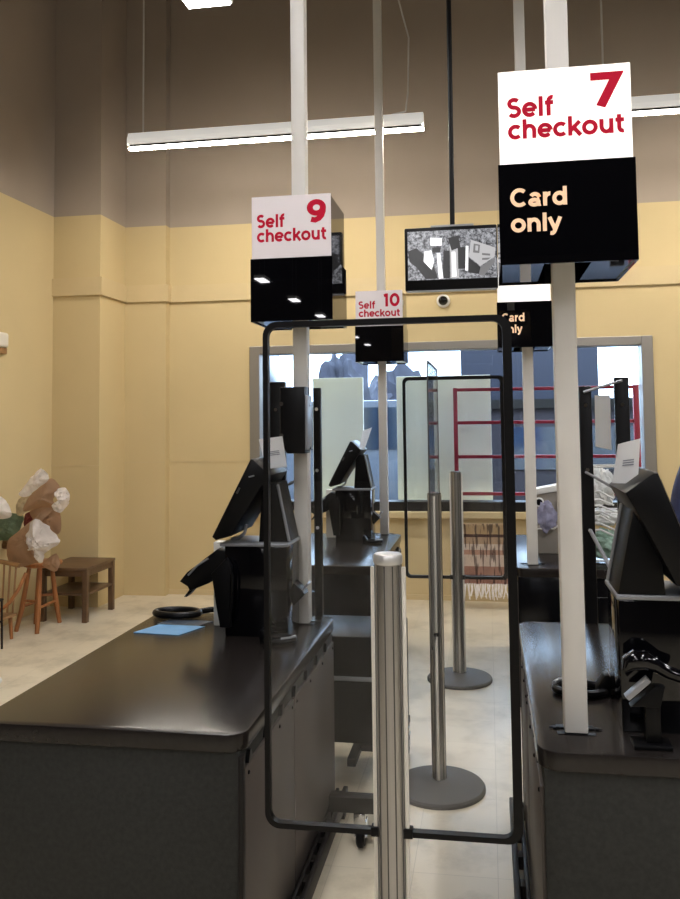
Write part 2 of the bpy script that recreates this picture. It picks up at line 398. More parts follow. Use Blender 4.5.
# far building
e = empty('far_building', (1.5, 19, -.12), 'dark navy building with flat top behind the car park', 'building')
MB().box(-2.1, 0, 0, 1.0, 6, 4.6).build('wall', M['navy_build'], e, smooth=False)
MB().box(-2.15, -.05, 4.6, 1.05, 6.05, 4.72).build('roof_edge', M['guard'], e, smooth=False)
e = empty('brick_building', (-.6, 15.6, -.12), 'low brick fronted shop building outside beyond the boards', 'building')
MB().box(.4, 0, 0, 4.5, 2.5, 1.95).build('wall', M['brick_far'], e, smooth=False)
MB().box(.35, -.1, 1.95, 4.55, 2.55, 2.12).build('roof_edge', M['guard'], e, smooth=False)
MB().box(1.0, -.03, .8, 1.9, 0, 1.6).build('window', M['car_glass'], e, smooth=False)
MB().box(2.4, -.03, .8, 3.3, 0, 1.6).build('window', M['car_glass'], e, smooth=False)
def vehicle(name, x, y, L, H, body, label, cat):
    e = empty(name, (x, y, -.12), label, cat, None)
    h = L/2
    pr = [(-h, .3), (h, .3), (h, .85*H/1.5), (h*.72, .95*H/1.5), (h*.45, H), (-h*.5, H), (-h*.82, .98*H/1.5), (-h, .9*H/1.5)]
    MB().prism(pr, 'y', -.85, .85, .03).build('body', body, e)
    MB().prism([(-h*.74, .98*H/1.5), (h*.62, .98*H/1.5), (h*.42, H*.95), (-h*.47, H*.95)], 'y', -.86, .86).build('side_window', M['car_glass'], e)
    for sx in (-h*.62, h*.62):
        for sy in (-.8, .8):
            MB().lathe([(.30, -.09), (.32, -.07), (.32, .07), (.30, .09)], (sx, sy, .32), 24, 'y').build('wheel', M['black_soft'], e)
    return e
vehicle('parked_van', -4.45, 14.2, 2.6, 3.0, M['dark_roof'], 'dark van parked outside, at the left end of the window', 'van')
vehicle('parked_car', -1.9, 12.4, 3.4, 2.05, M['pale_car'], 'pale blue car parked outside between the two boards', 'car')
def heap(x, y, s, seed, label):
    o = MB().blob((0, 0, s[2]), s, .30, 2.2, 4, seed).build('covered_heap', M['snow_bush'])
    o.location = (x, y, -.25); tag(o, label, 'heap', 'frosty heaps outside the window'); return o
heap(-2.75, 15.5, (.55, .45, 1.62), 3, 'frosty covered heap outside behind the left pale board')
heap(-4.6+2.75, 16.6, (.9, .6, 1.42), 5, 'frosty covered heap outside, nearest the number ten sign')

# ------------------------------------------------------------------ lamps
def pendant(x0, x1, y, z, label):
    e = empty('pendant_lamp', ((x0+x1)/2, y, z), label, 'lamp', 'linear pendant lamps near the back wall')
    h = (x1-x0)/2
    MB().prism([(-.05, .035), (-.05, .075), (-.025, .135), (.025, .135), (.05, .075), (.05, .035)], 'x', -h, h).build('housing', M['lamp_house'], e, smooth=False)
    MB().box(-h+.01, -.035, .018, h-.01, .035, .035).build('gap_channel', M['guard'], e, smooth=False)
    MB().box(-h, -.022, 0, h, .022, .016, .004).build('diffuser', M['lamp_glow'], e)
    for sx in (-h+.12, h-.12):
        if sx < 0: pts = [(sx, 0, .13), (sx, 0, 6-z)]
        else: pts = [(sx-.13, 0, .14), (sx-.02, 0, .16), (sx, .0, .30), (sx+.015, 0, .75), (sx-.07, 0, 1.1), (sx-.06, 0, 1.6), (sx, 0, 6-z)]
        MB().tube(pts, .0075, 6).build('suspension_wire', M['wire'], e)
    return e
pendant(-2.885, -.445, 6.2, 3.905, 'long white linear pendant lamp hanging left of the black screen pole')
pendant(.80, 3.24, 6.2, 3.905, 'white linear pendant lamp running behind the number seven sign')
def troffer(x, y, z=4.2, hx=.145, hy=.6, label='', st=None):
    e = empty('ceiling_light', (x, y, z), label, 'lamp', 'suspended ceiling lights')
    MB().box(-hx, -hy, .012, hx, hy, .07, .004).build('housing', M['lamp_house'], e)
    MB().box(-hx+.012, -hy+.012, 0, hx-.012, hy-.012, .012).build('diffuser', st or M['troffer_glow'], e, smooth=False)
    for sy in (-.45, .45): MB().tube([(0, sy, .07), (0, sy, 6-z)], .004, 6).build('suspension_wire', M['wire'], e)
    return e
tro = troffer(-1.635, 4.04, label='prismatic suspended ceiling light at the top edge, left of the poles')
spots = [(-4.0, y) for y in (-15.5, -12.9, -10.2, -7.7)]+[(-1.0, y) for y in (-10, -6.5, -3.6, -.9, 1.6)]+[(1.5, y) for y in (-2.4, .6, 3.4)]+[(4.3, y) for y in (-9, -5.2, -2, 1.2, 4.04)]  # left row follows sign reflections; other unseen lights added to light the room
for x, y in spots:
    c = copy_tree(tro); c.location = (x, y, 4.2); c['label'] = 'unseen suspended ceiling light over the shop floor behind the viewer'
    if x < -3: c.scale = (.65, .36, 1)
    if y > 1.9: c['label'] = 'unseen suspended ceiling light added to the right, over the checkouts on that side' if x > 4 else 'unseen suspended ceiling light added above the right counter, out of the frame'

# ------------------------------------------------------------------ counters
def counter(name, loc, rz, label, front='counter_front'):
    """local: aisle face at x=0, body to -x, front end at y=0, length L"""
    L, Wd = 1.345, .805
    e = empty(name, loc, label, 'counter', 'self checkout counters', rz)
    top = rrect(-Wd, 0, 0, L, .055, 8)
    MB().prism(top, 'z', .752, .80, .003).build('countertop', M['counter_top'], e)
    MB().box(-Wd+.02, .012, .0, -.014, L-.012, .752, .004).build('body', M[front], e)
    for y0, y1 in ((.03, .595), (.602, L-.03)):
        s = MB().box(-.0145, y0, .02, -.004, y1, .70, .002).build('side_panel', M['counter_side'], e)
        for j in range(4): MB().lathe([(.006, 0), (.006, .003), (.003, .005)], (-.004, y0+.03+(y1-y0-.06)*j/3, .68), 8, 'x').build('screw', M['black'], s)
    MB().box(-.016, .0, 0, -.002, .026, .745, .003).build('corner_trim', M['counter_trim'], e)
    for j in range(7): MB().prism([(.06+j*.18, .705), (.10+j*.18, .705), (.085+j*.18, .735), (.075+j*.18, .735)], 'x', -.014, -.003).build('clip', M['black'], e)
    return e
counter('checkout_counter', (-.672, 2.165, 0), 0, 'large dark laminate checkout counter in the left foreground under sign nine')
c7 = counter('checkout_counter', (.108, 3.51, 0), PI, 'dark checkout counter at lower right holding the sign seven pole')
counter('checkout_counter', (-.65, 4.70, 0), 0, 'dark checkout counter further back on the left under sign ten', 'counter_black')
counter('checkout_counter', (.135, 6.07, 0), PI, 'dark checkout counter further back on the right behind the glass divider', 'counter_black')

# floor guard rails along both counters' aisle sides
def guard(loc, L, flip, label):
    e = empty('guard_rail', loc, label, 'guard rail', 'floor guard rails')
    s = -1 if flip else 1
    MB().box(min(s*.036, s*.056), 0, .05, max(s*.036, s*.056), L, .11, .004).build('outer_rail', M['guard'], e)
    MB().box(min(s*.004, s*.018), 0, .05, max(s*.004, s*.018), L, .10, .003).build('inner_rail', M['guard'], e)
    n = 7
    for j in range(n):
        y = .03+(L-.1)*j/(n-1)
        MB().box(min(s*.018, s*.036), y, .055, max(s*.018, s*.036), y+.045, .10, .002).build('cross_tab', M['guard'], e)
    for y in (.02, L-.06): MB().box(min(s*.004, s*.05), y, 0, max(s*.004, s*.05), y+.04, .05).build('foot', M['guard'], e)
    return e
guard((-.672, 2.60, 0), .86, False, 'dark ladder-like guard rail on the floor beside the left foreground counter')
guard((.108, 2.25, 0), 1.2, True, 'black ladder-like guard rail on the floor beside the right counter')

# ------------------------------------------------------------------ poles
def pole(x, y, label):
    e = empty('sign_pole', (x, y, .80), label, 'pole', 'cream poles rising from the counters')
    MB().box(-.0305, -.0305, .003, .0305, .0305, 5.2, .004).build('post', M['pole'], e)
    MB().box(-.050, -.036, 0, .050, .036, .002).build('base_plate', M['black'], e)
    b = MB()
    for s in (-1, 1):
        b.tube([(s*.032, .004, .004), (s*.070, .006, .004)], .003, 6); b.box(s*.056-.004, .0, 0, s*.056+.004, .012, .006)
    b.build('anchor_clip', M['black'], e)
    return e
pole(-.787, 3.39, 'cream square pole carrying the number nine sign')
pole(.217, 2.32, 'cream square pole nearest the viewer, carrying the number seven sign')
pole(-.776, 6.03, 'slim cream pole far back carrying the number ten sign')
pole(.239, 4.86, 'cream pole on the right carrying the lower card only sign')

# ------------------------------------------------------------------ lane signs
def sign(x, y, label, number, card, lit, zb=2.06, Wd=.338, D=.33, hb=.262, hw=.262):
    """front face at y, x is the centre; hollow around the pole"""
    e = empty('lane_sign', (x, y, zb), label, 'sign', 'lane number signs')
    h = Wd/2
    # upper white box: thin mirrored side walls and a lit face
    a = MB()
    a.box(-h+.004, .006, hb, -h+.010, D, hb+hw-.003).box(h-.010, .006, hb, h-.004, D, hb+hw-.003).box(-h+.004, D-.006, hb, h-.004, D, hb+hw-.003)
    a.build('side_walls', M['mirror_dark'], e, smooth=False)
    fp = MB().box(-h+.001, 0, hb+.001, h-.001, .006, hb+hw, .001).build('face_panel', M['sign_white'] if lit else M['sign_white_soft'], e, smooth=False)
    MB().box(-h+.006, .006, hb+hw-.006, -.06, D-.006, hb+hw-.002).box(.06, .006, hb+hw-.006, h-.006, D-.006, hb+hw-.002).build('top_plate', M['sign_white_soft'], e, smooth=False)
    # lower black box, bottom plate with a gap for the pole
    b = MB()
    b.box(-h-.004, -.004, .0, h+.004, .004, hb).box(-h-.004, .004, 0, -h+.004, D, hb).box(h-.004, .004, 0, h+.004, D, hb).box(-h+.004, D-.006, 0, h-.004, D, hb)
    lb = b.build('black_panel', M['sign_gloss'], e, smooth=False)
    MB().box(-h+.004, .004, .004, -.06, D-.006, .008).box(.06, .004, .004, h-.004, D-.006, .008).build('bottom_plate', M['mirror_dark'], e, smooth=False)
    X = lambda u: -h+u*Wd
    Z = lambda v: hb+hw*(1-v)
    if number:
        text('number', number, X(.70 if number != '10' else .60), X(.94 if number != '7' else .95), Z(.46), Z(.085), 0, M['sign_red'], fp, .225)
        text('lettering', 'Self', X(.07), X(.42), Z(.505), Z(.285), 0, M['sign_red'], fp)
        text('lettering', 'checkout', X(.07), X(.94), Z(.745), Z(.525), 0, M['sign_red'], fp)
    if card:
        Zb = lambda v: hb*(1-v)
        text('lettering', 'Card', X(.075), X(.50), Zb(.435), Zb(.245), -.004, M['sign_cream'], lb)
        text('lettering', 'only', X(.075), X(.46), Zb(.725), Zb(.50), -.004, M['sign_cream'], lb)
    return e
sign(-.787, 3.22, 'white over black sign reading Self checkout 9', '9', False, False)
sign(.214, 2.12, 'large white over black sign reading Self checkout 7 and Card only', '7', True, True, zb=2.047, hb=.265, hw=.250)
sign(-.773, 5.86, 'small distant white over black sign reading Self checkout 10', '10', False, False, zb=2.075, Wd=.350)
sign(.219, 4.69, 'lower card only sign with lit white top, seen behind the number seven sign', None, True, True, zb=2.052, Wd=.300)

# device on the number nine pole
e = empty('pole_device', (-.797, 3.35, 1.515), 'black device box clamped to the pole under the number nine sign', 'device box')
MB().prism([(-.052, .275), (.052, .275), (.052, 0), (-.025, 0), (-.052, .055)], 'y', -.09, .0085, .004).build('casing', M['black'], e)
MB().box(.052, -.085, .015, .062, .0085, .24, .003).build('side_bracket', M['silver'], e)
s = MB()
for z in (.075, .205): s.lathe([(.009, -.003), (.009, .0), (.006, .002)], (-.046, -.092, z), 12, 'y')
for z in (.02, .20): s.lathe([(.007, 0), (.007, .004)], (.062, -.04, z), 10, 'x')
s.build('screw', M['chrome'], e)

# ------------------------------------------------------------------ shields on bollards
def barrier(x, y, label, rot=0, x0=-.303, x1=.302, z0=.682, z1=1.895, thick=.0125, tint=None, ft=.010, cap=False):
    e = empty('shield_bollard', (x, y, 0), label, 'bollard', 'steel bollards with framed clear shields', rot)
    bs = MB().lathe([(.205, 0), (.205, .012), (.198, .020), (.12, .034), (.05, .045), (.034, .048)], seg=48).build('base_plate', M['base_grey'], e)
    p = MB().lathe([(.0315, .048), (.0315, 1.308)], seg=40).build('post', M['steel'], e)
    g = MB()
    for k in range(10):
        a = 2*PI*k/10+.15; cx, cy = .0315*math.cos(a), .0315*math.sin(a); g.box(cx-.0014, cy-.0014, .05, cx+.0014, cy+.0014, 1.305)
    g.build('groove', M['base_grey'], p)
    if cap: MB().lathe([(.034, 1.308), (.035, 1.312), (.035, 1.326), (.032, 1.331), (.014, 1.334)], seg=40).build('cap', M['cap_metal'], e)
    else: MB().lathe([(.0315, 1.308), (.0305, 1.312), (.012, 1.313)], seg=40).build('cap', M['base_grey'], e)
    for s in (-1, 1):
        MB().box(s*.037-.005, -.006, .05, s*.037+.005, .006, 1.300, .002).build('edge_strip', M['cream_strip'], e)
    pts = rrect(x0+thick/2, z0+thick/2, x1-thick/2, z1-thick/2, .05, 8)
    n = len(pts); fr = MB()
    outer = rrect(x0, z0, x1, z1, .036, 8); inner = rrect(x0+thick, z0+thick, x1-thick*1.7, z1-thick*1.15, .024, 8)
    bm = fr.bm
    rings = [[bm.verts.new((u, w, v)) for u, v in q] for q, w in ((outer, -ft), (inner, -ft), (inner, ft), (outer, ft))]
    for a in range(4):
        A, B = rings[a], rings[(a+1) % 4]
        for i in range(n): bm.faces.new([A[i], A[(i+1) % n], B[(i+1) % n], B[i]])
    fr.build('frame', tint or M['frame_black'], e)
    MB().prism(rrect(x0+thick*.6, z0+thick*.6, x1-thick*.6, z1-thick*.6, .03, 8), 'y', -.0015, .0015).build('clear_panel', M['glass'], e, smooth=False)
    MB().box(-.048, -.012, z0-.003, .050, .012, z0+thick+.006, .002).build('clamp', M['frame_black'], e)
    return e
barrier(-.243, 1.94, 'nearest ridged steel bollard carrying the large black framed clear shield', cap=True)
barrier(-.250, 3.735, 'middle steel bollard on round grey base with its clear shield edge-on', PI/2, x0=-.30, x1=.38, z1=1.902, thick=.006, tint=M['base_grey'], ft=.003)
barrier(-.212, 5.27, 'farthest steel bollard, with the small looking black framed shield before the window', thick=.019, x0=-.335, x1=.325, z0=.63, z1=1.925)

# ------------------------------------------------------------------ kiosks
def kiosk(x, y, rz, label, zb=.80, dev=True, chute=True, tilt=((-.16, .392), (.0, .70))):
    e = empty('checkout_kiosk', (x, y, zb), label, 'checkout kiosk', 'self checkout kiosks', rz)
    tw = MB().box(-.115, -.12, 0, .140, .085, .352, .004).build('tower', M['black_gloss'], e)
    MB().box(-.215, .03, 0, -.116, .085, .345, .003).build('side_cabinet', M['white_wall'], tw)
    MB().box(-.135, -.128, .352, .146, .090, .366, .004).build('shelf', M['silver'], e)
    st = MB().prism([(.015, .366), (.140, .366), (.092, .60), (.03, .60)], 'y', -.085, .085, .004).build('stand', M['black_soft'], e)
    MB().tube([(.142, -.088, .370), (.096, -.088, .595)], .006, 8).build('edge_bar', M['silver'], st)
    MB().tube([(-.11, -.05, .370), (-.08, -.05, .376), (-.055, -.05, .395), (-.045, -.05, .43)], .007, 8).build('base_arc', M['silver'], st)
    # monitor leaning back
    b0, t0 = tilt
    L = math.hypot(t0[0]-b0[0], t0[1]-b0[1]); ux, uz = (t0[0]-b0[0])/L, (t0[1]-b0[1])/L; nx, nz = uz, -ux
    def Q(s, d): return (b0[0]+ux*s+nx*d, b0[1]+uz*s+nz*d)
    mon = MB().prism([Q(0, 0), Q(L, 0), Q(L+.004, .012), Q(L-.02, .100), Q(L-.10, .088), Q(.04, .068), Q(-.004, .02)], 'y', -.15, .15, .007).build('monitor', M['black'], e)
    MB().prism([Q(.02, -.002), Q(L-.02, -.002), Q(L-.02, .001), Q(.02, .001)], 'y', -.135, .135).build('screen', M['black_gloss'], mon)
    def q3(s, d): a_ = Q(s, d); return (a_[0], -.152, a_[1])
    MB().tube([q3(L-.05, .045), q3(L-.065, .028)], .003, 8).build('vent_slot', M['silver'], mon)
    MB().tube([q3(L-.12, .014), q3(L-.145, .014)], .004, 8).build('button', M['base_grey'], mon)
    # card reader held out towards the customer
    if dev:
        rd = MB().prism([(-.314, .205), (-.283, .242), (-.156, .336), (-.115, .328), (-.103, .275), (-.135, .235), (-.189, .20), (-.271, .168), (-.28, .185)], 'y', -.10, .0, .005).build('card_reader', M['black'], e)
        MB().prism([(-.275, .175), (-.245, .188), (-.292, .139), (-.304, .139)], 'y', -.075, -.03).build('card_slot_lip', M['black'], rd)
        MB().tube([(-.275, -.104, .232), (-.235, -.106, .272), (-.19, -.104, .300)], .004, 8).build('bezel_edge', M['silver'], rd)
        MB().prism([(-.16, .25), (-.10, .31), (-.080, .28), (-.085, .04), (-.125, .04), (-.14, .12)], 'y', -.155, -.124, .004).build('reader_arm', M['black_soft'], e)
        MB().tube([(-.09, -.15, .30), (-.072, -.152, .24), (-.075, -.152, .15), (-.085, -.15, .06)], .005, 8).build('cable', M['black'], e)
    # receipt chute on the aisle side
    if not chute: return e
    MB().prism([(.140, .10), (.185, .145), (.175, .16), (.140, .19)], 'y', -.01, .06).build('receipt_chute', M['black_soft'], e)
    MB().prism([(.150, .125), (.200, .185), (.194, .190), (.146, .132)], 'y', -.005, .055).build('chute_lip', M['silver'], e)
    return e
kiosk(-.935, 3.265, 0, 'black checkout kiosk with tilted monitor on the left foreground counter')
kiosk(-.965, 5.80, 0, 'small looking black checkout kiosk on the far left counter')
kiosk(.480, 2.41, PI, 'large black checkout kiosk cut by the right edge of the photo', chute=False, tilt=((-.078, .39), (.036, .70)))

# scanner cradles: an open ring with a raised clip
def cradle(x, y, rz, label, s=1.0):
    e = empty('scanner_cradle', (x, y, .80), label, 'scanner cradle', 'black scanner cradles on the counters', rz)
    e.scale = (s, s, s)
    pts = [(.075*math.cos(t), .05*math.sin(t), .016) for t in [2*PI*k/28 for k in range(28)]]
    MB().tube(pts, .012, 10, closed=True).build('ring', M['black'], e)
    MB().lathe([(.066, .0), (.066, .006)], seg=28).build('tray', M['black_gloss'], e).scale = (1, .66, 1)
    MB().prism([(-.09, .0), (-.045, .0), (-.05, .03), (-.07, .062), (-.085, .066), (-.095, .05)], 'y', -.03, .02, .005).build('clip', M['black'], e)
    MB().tube([(.02, -.052, .03), (.06, -.03, .032), (.078, .0, .032)], .006, 8).build('trim_bar', M['silver'], e)
    return e
cradle(-.810, 3.080, 0, 'black ring scanner cradle beside the pole on the left foreground counter', .8)
cradle(.262, 2.62, PI, 'black scanner cradle behind the pole on the right counter', 1.0)
cradle(-.80, 5.60, 0, 'small black scanner cradle on the far left counter', .8)
e = empty('weighing_ring', (-1.36, 3.425, .80), 'black oval ring tray at the back corner of the left foreground counter', 'tray')
pts = [(  .098*math.cos(t), .055*math.sin(t), .018) for t in [2*PI*k/28 for k in range(28)]]
MB().tube(pts, .015, 10, closed=True).build('ring', M['black'], e)
MB().tube([(.08, .03, .016), (.13, .06, .02), (.16, .068, .02)], .013, 8).build('handle', M['black'], e)
# stickers on the left counter
o = MB().prism([(-1.438, 3.150), (-1.238, 3.130), (-1.180, 3.275), (-1.385, 3.285)], 'z', .80, .802).build('blue_sticker', M['blue'], smooth=False); tag(o, 'light blue instruction sticker on the left foreground counter top', 'sticker')
o = MB().prism([(-1.400, 3.292), (-1.210, 3.280), (-1.175, 3.365), (-1.370, 3.370)], 'z', .80, .8015).build('key_sticker', M['blue_dark'], smooth=False); tag(o, 'dark patterned sticker between the blue sticker and the oval ring', 'sticker')

# hand scanner in its holder, front of the right kiosk
e = empty('hand_scanner', (.372, 2.235, .80), 'shiny black hand scanner resting in a holder before the right kiosk', 'hand scanner')
e.scale = (.62, .62, .62)
MB().box(-.035, -.05, 0, .12, .055, .02, .006).box(.02, -.02, .02, .08, .03, .20, .004).build('holder_base', M['black'], e)
MB().prism([(-.06, .205), (.03, .285), (.045, .27), (-.045, .19)], 'y', -.03, .02, .003).build('holder_arm', M['silver'], e)
MB().prism([(-.04, .165), (.06, .25), (.10, .25), (.08, .165)], 'y', -.025, .03, .004).build('holder_body', M['black_soft'], e)
hd = MB()
hd.tube([(-.055, 0, .305), (-.04, 0, .335), (-.01, 0, .352), (.03, 0, .352), (.07, 0, .335), (.12, 0, .305), (.18, 0, .285)], [.016, .036, .044, .042, .031, .026, .025], 14)
hd.build('scanner_body', M['black_gloss'], e)

# ------------------------------------------------------------------ paper notices
def notice(name, pts, label, rows=3, thick=.0015):
    """a sheet given by 4 corners (bl, br, tr, tl), slightly curled, with print lines"""
    bl, br, tr, tl = [Vector(p) for p in pts]
    nrm = (br-bl).cross(tl-bl).normalized()
    def fn(u, v):
        p = bl*(1-u)*(1-v)+br*u*(1-v)+tr*u*v+tl*(1-u)*v
        return p+nrm*(.006*math.sin(PI*u))
    o = MB().sheet(fn, 8, 8, thick).build(name, M['thin_paper'], origin=tuple(bl))
    tag(o, label, 'notice', 'white paper notices')
    if rows:
        q = MB()
        for k in range(rows):
            v0 = .42+.055*k
            A, B, Cc, D = fn(.32, v0), fn(.78, v0), fn(.78, v0+.03), fn(.32, v0+.03)
            for sgn in (.003, -.003): q.bm.faces.new([q.bm.verts.new(P+nrm*sgn) for P in (A, B, Cc, D)])
        q.build('printed_text', M['print_grey'], o, smooth=False, origin=None)
        c = o.children[0]; c.matrix_parent_inverse = Matrix.Translation(-o.location)
    return o
notice('paper_notice', [(-.868, 3.106, 1.462), (-.782, 3.106, 1.470), (-.800, 3.106, 1.590), (-.896, 3.106, 1.578)], 'white paper notice taped on top of the left foreground kiosk monitor')
notice('paper_notice', [(-.900, 5.645, 1.45), (-.862, 5.645, 1.44), (-.806, 5.645, 1.595), (-.872, 5.645, 1.575)], 'small white paper notice on top of the far kiosk monitor', 0)
notice('paper_notice', [(.344, 2.395, 1.462), (.412, 2.385, 1.462), (.424, 2.39, 1.588), (.364, 2.40, 1.572)], 'white printed notice standing on the right kiosk monitor')
o = MB().box(.50, 2.288, 1.1665, .585, 2.318, 1.200, .002).build('receipt_stack', M['paper']); tag(o, 'small stack of white receipts on the shelf of the right kiosk', 'paper stack')

# ------------------------------------------------------------------ dividers behind the foreground counters
def divider(loc, x0, x1, posts, label):
    e = empty('glass_divider', loc, label, 'divider', 'black framed dividers behind the counters')
    MB().box(x0, .0, 0, x1, .025, .05, .003).build('floor_rail', M['frame_black'], e)
    for a, b, z in posts: MB().box(a, -.004, .05, b, .029, z, .004).build('post', M['frame_black'], e)
    MB().box(min(p[0] for p in posts), .010, .9, max(p[1] for p in posts), .014, 1.76).build('clear_panel', M['glass'], e, smooth=False)
    k = MB()
    for a, b, z in posts:
        for q in (1.18, 1.43, 1.70): k.lathe([(.008, -.010), (.008, -.004)], ((a+b)/2, 0, q), 10, 'y')
    k.build('bolt', M['chrome'], e)
    return e
dl = divider((0, 3.52, 0), -1.12, -.732, [(-.975, -.895, 1.825), (-.765, -.732, 1.795)], 'black divider with posts behind the left foreground counter')
dr = divider((0, 3.52, 0), .086, .60, [(.382, .432, 1.78), (.527, .585, 1.815)], 'black divider with two posts behind the right counter')
MB().tube([(.40, -.012, 1.755), (.55, -.06, 1.80)], .006, 8).build('brace_rod', M['silver'], dr)
MB().tube([(.40, -.012, 1.42), (.50, -.20, 1.36)], .006, 8).build('brace_rod', M['silver'], dr)
MB().tube([(.41, -.012, 1.18), (.475, -.20, 1.03)], .008, 8).build('brace_rod', M['silver'], dr)
MB().tube([(-.895, -.012, 1.36), (-.815, -.02, 1.40)], .006, 8).build('brace_rod', M['silver'], dl)
# hanging blank paper between the right posts
e = notice('hanging_sheet', [(.447, 3.555, 1.525), (.512, 3.555, 1.510), (.514, 3.555, 1.742), (.450, 3.555, 1.742)], 'long blank white sheet hanging between the two right divider posts', 0)

# ------------------------------------------------------------------ trolley between the left counters
e = empty('rolling_trolley', (-.52, 3.66, 0), 'dark rolling trolley with swivel castors between the two left counters', 'trolley')
MB().box(-.36, .06, .18, .10, .46, .66, .01).build('body', M['black_soft'], e)
MB().box(-.365, .055, .46, .105, .062, .48, .002).build('front_trim', M['silver'], e)
MB().box(-.118, -.51, .145, .105, -.46, .205, .004).box(.06, -.46, .145, .105, .46, .18, .004).box(-.118, -.10, .145, -.08, .46, .18, .003).box(-.08, .06, .15, .06, .10, .18).build('base_frame', M['guard'], e)
for cx, cy in ((.0, -.48), (.085, -.48), (.085, .40), (-.30, .40)):
    k = MB().box(cx-.022, cy-.03, .10, cx+.022, cy+.03, .145, .004).box(cx-.024, cy-.012, .05, cx-.019, cy+.03, .11).box(cx+.019, cy-.012, .05, cx+.024, cy+.03, .11).build('castor_fork', M['chrome'], e)
    MB().lathe([(.040, -.016), (.048, -.010), (.048, .010), (.040, .016)], (cx, cy+.02, .048), 22, 'x').build('castor_wheel', M['black_soft'], k)

# ------------------------------------------------------------------ surveillance screen
e = empty('hanging_screen', (-.185, 4.5, 2.37), 'black surveillance screen hanging from a black ceiling pole', 'screen')
sx, sz = .258, .357
bz = MB().box(-sx, 0, 0, sx, .05, sz, .008).build('bezel', M['black'], e)
MB().tube([(.012, .03, sz-.01), (.022, .03, 6-2.37)], .014, 14).build('ceiling_pole', M['frame_black'], e)
MB().box(-.11, .01, sz-.004, .13, .045, sz+.012, .003).build('mount_bracket', M['silver'], e)
MB().box(-sx+.01, .002, -.006, sz+.0-.11, .04, .0).build('lower_lip', M['silver'], e, smooth=False)
def grey(v, em=.55): return mat('screen_grey_%02d' % int(v*100), (v, v, v*1.03), rough=.25, var=.0, emit=em, raw=True)
def screen_noise():
    m = bpy.data.materials.new('screen_picture'); m.use_nodes = True
    n, l = m.node_tree.nodes, m.node_tree.links; b = n['Principled BSDF']; b.inputs['Base Color'].default_value = (.02, .02, .02, 1); b.inputs['Roughness'].default_value = .2
    tc = n.new('ShaderNodeTexCoord'); v = n.new('ShaderNodeTexNoise'); v.inputs['Scale'].default_value = 46; v.inputs['Detail'].default_value = 6; v.inputs['Roughness'].default_value = .8
    l.new(tc.outputs['Object'], v.inputs['Vector'])
    r = n.new('ShaderNodeValToRGB'); r.color_ramp.elements[0].position = .42; r.color_ramp.elements[0].color = (.03, .03, .035, 1); r.color_ramp.elements[1].position = .62; r.color_ramp.elements[1].color = (.55, .56, .6, 1)
    l.new(v.outputs['Fac'], r.inputs['Fac']); l.new(r.outputs['Color'], b.inputs['Emission Color']); b.inputs['Emission Strength'].default_value = .8
    return m
x0, x1, z0, z1 = -sx+.018, sx-.006, .058, sz-.022
scr = MB().box(x0, -.002, z0, x1, .002, z1).build('display', screen_noise(), e, smooth=False)
G = [grey(.02), grey(.14), grey(.38), grey(.8, .8)]
def poly(pts, g, d):
    q = [(x0+u*(x1-x0), z1-v*(z1-z0)) for u, v in pts]
    return q, g, d
shapes = [
 ([(.0, .40), (.10, .34), (.20, .50), (.30, .75), (.34, .98), (.20, .98), (.10, .74), (.02, .62)], 0, 1),
 ([(.19, .42), (.27, .40), (.30, .62), (.27, .80), (.18, .62)], 3, 2),
 ([(.26, .14), (.39, .16), (.39, .31), (.26, .30)], 3, 2),
 ([(.28, .34), (.38, .34), (.37, .45), (.28, .44)], 0, 2),
 ([(.33, .46), (.37, .46), (.40, .98), (.35, .98)], 3, 3),
 ([(.41, .42), (.48, .42), (.48, .98), (.39, .98)], 0, 1),
 ([(.48, .30), (.57, .30), (.58, .98), (.47, .98)], 2, 1),
 ([(.46, .16), (.58, .12), (.60, .36), (.50, .42)], 0, 2),
 ([(.57, .36), (.68, .36), (.66, .80), (.57, .80)], 0, 2),
 ([(.66, .34), (.69, .34), (.68, .84), (.65, .84)], 3, 3),
 ([(.72, .22), (.99, .40), (.98, .58), (.82, .76), (.69, .56)], 2, 2),
 ([(.75, .30), (.82, .33), (.81, .50), (.74, .48)], 1, 3),
 ([(.77, .34), (.80, .35), (.795, .45), (.765, .44)], 2, 4),
 ([(.84, .50), (.93, .52), (.93, .56), (.84, .54)], 1, 3), ([(.84, .60), (.94, .60), (.90, .64), (.84, .64)], 1, 3),
 ([(.69, .58), (.82, .78), (.80, .92), (.68, .88)], 0, 2),
 ([(.82, .78), (.98, .60), (.98, .68), (.86, .95), (.80, .95)], 1, 2),
 ([(.50, .45), (.54, .45), (.55, .95), (.50, .95)], 3, 3),
]
for gi in range(4):
    a = MB()
    for pts, g, d in shapes:
        if g == gi: a.prism(poly(pts, g, d)[0], 'y', -.002-.0004*d, -.0018)
    a.build('picture_shape', G[gi], scr, smooth=False)
# dome camera on the wall under the screen
e = empty('dome_camera', (-.385, 7.52, 2.745), 'white dome security camera on the yellow wall below the screen', 'camera')
MB().lathe([(.062, 0), (.062, -.03), (.055, -.04)], seg=32, axis='y').build('housing', M['white_wall'], e)
MB().lathe([(.044, -.038), (.042, -.055), (.030, -.072), (.012, -.082)], seg=28, axis='y').build('dome', M['black_gloss'], e)
# alarm on the left wall
e = empty('wall_alarm', (-3.955, 6.10, 2.28), 'cream alarm box high on the yellow left wall', 'alarm')
MB().box(0, -.15, .0, .055, .03, .125, .022, 4).build('casing', M['cream_strip'], e)
MB().box(0, -.12, -.05, .03, .04, -.0, .004).build('mounting_box', M['wood_tan'], e)
o = MB().lathe([(.012, 0), (.036, .006), (.046, .024), (.042, .040), (.022, .052)], seg=24).build('white_floor_knob', M['white_wall']); o.location = (-3.125, 4.80, 0); tag(o, 'small white rounded object on the floor at the left edge', 'floor knob')

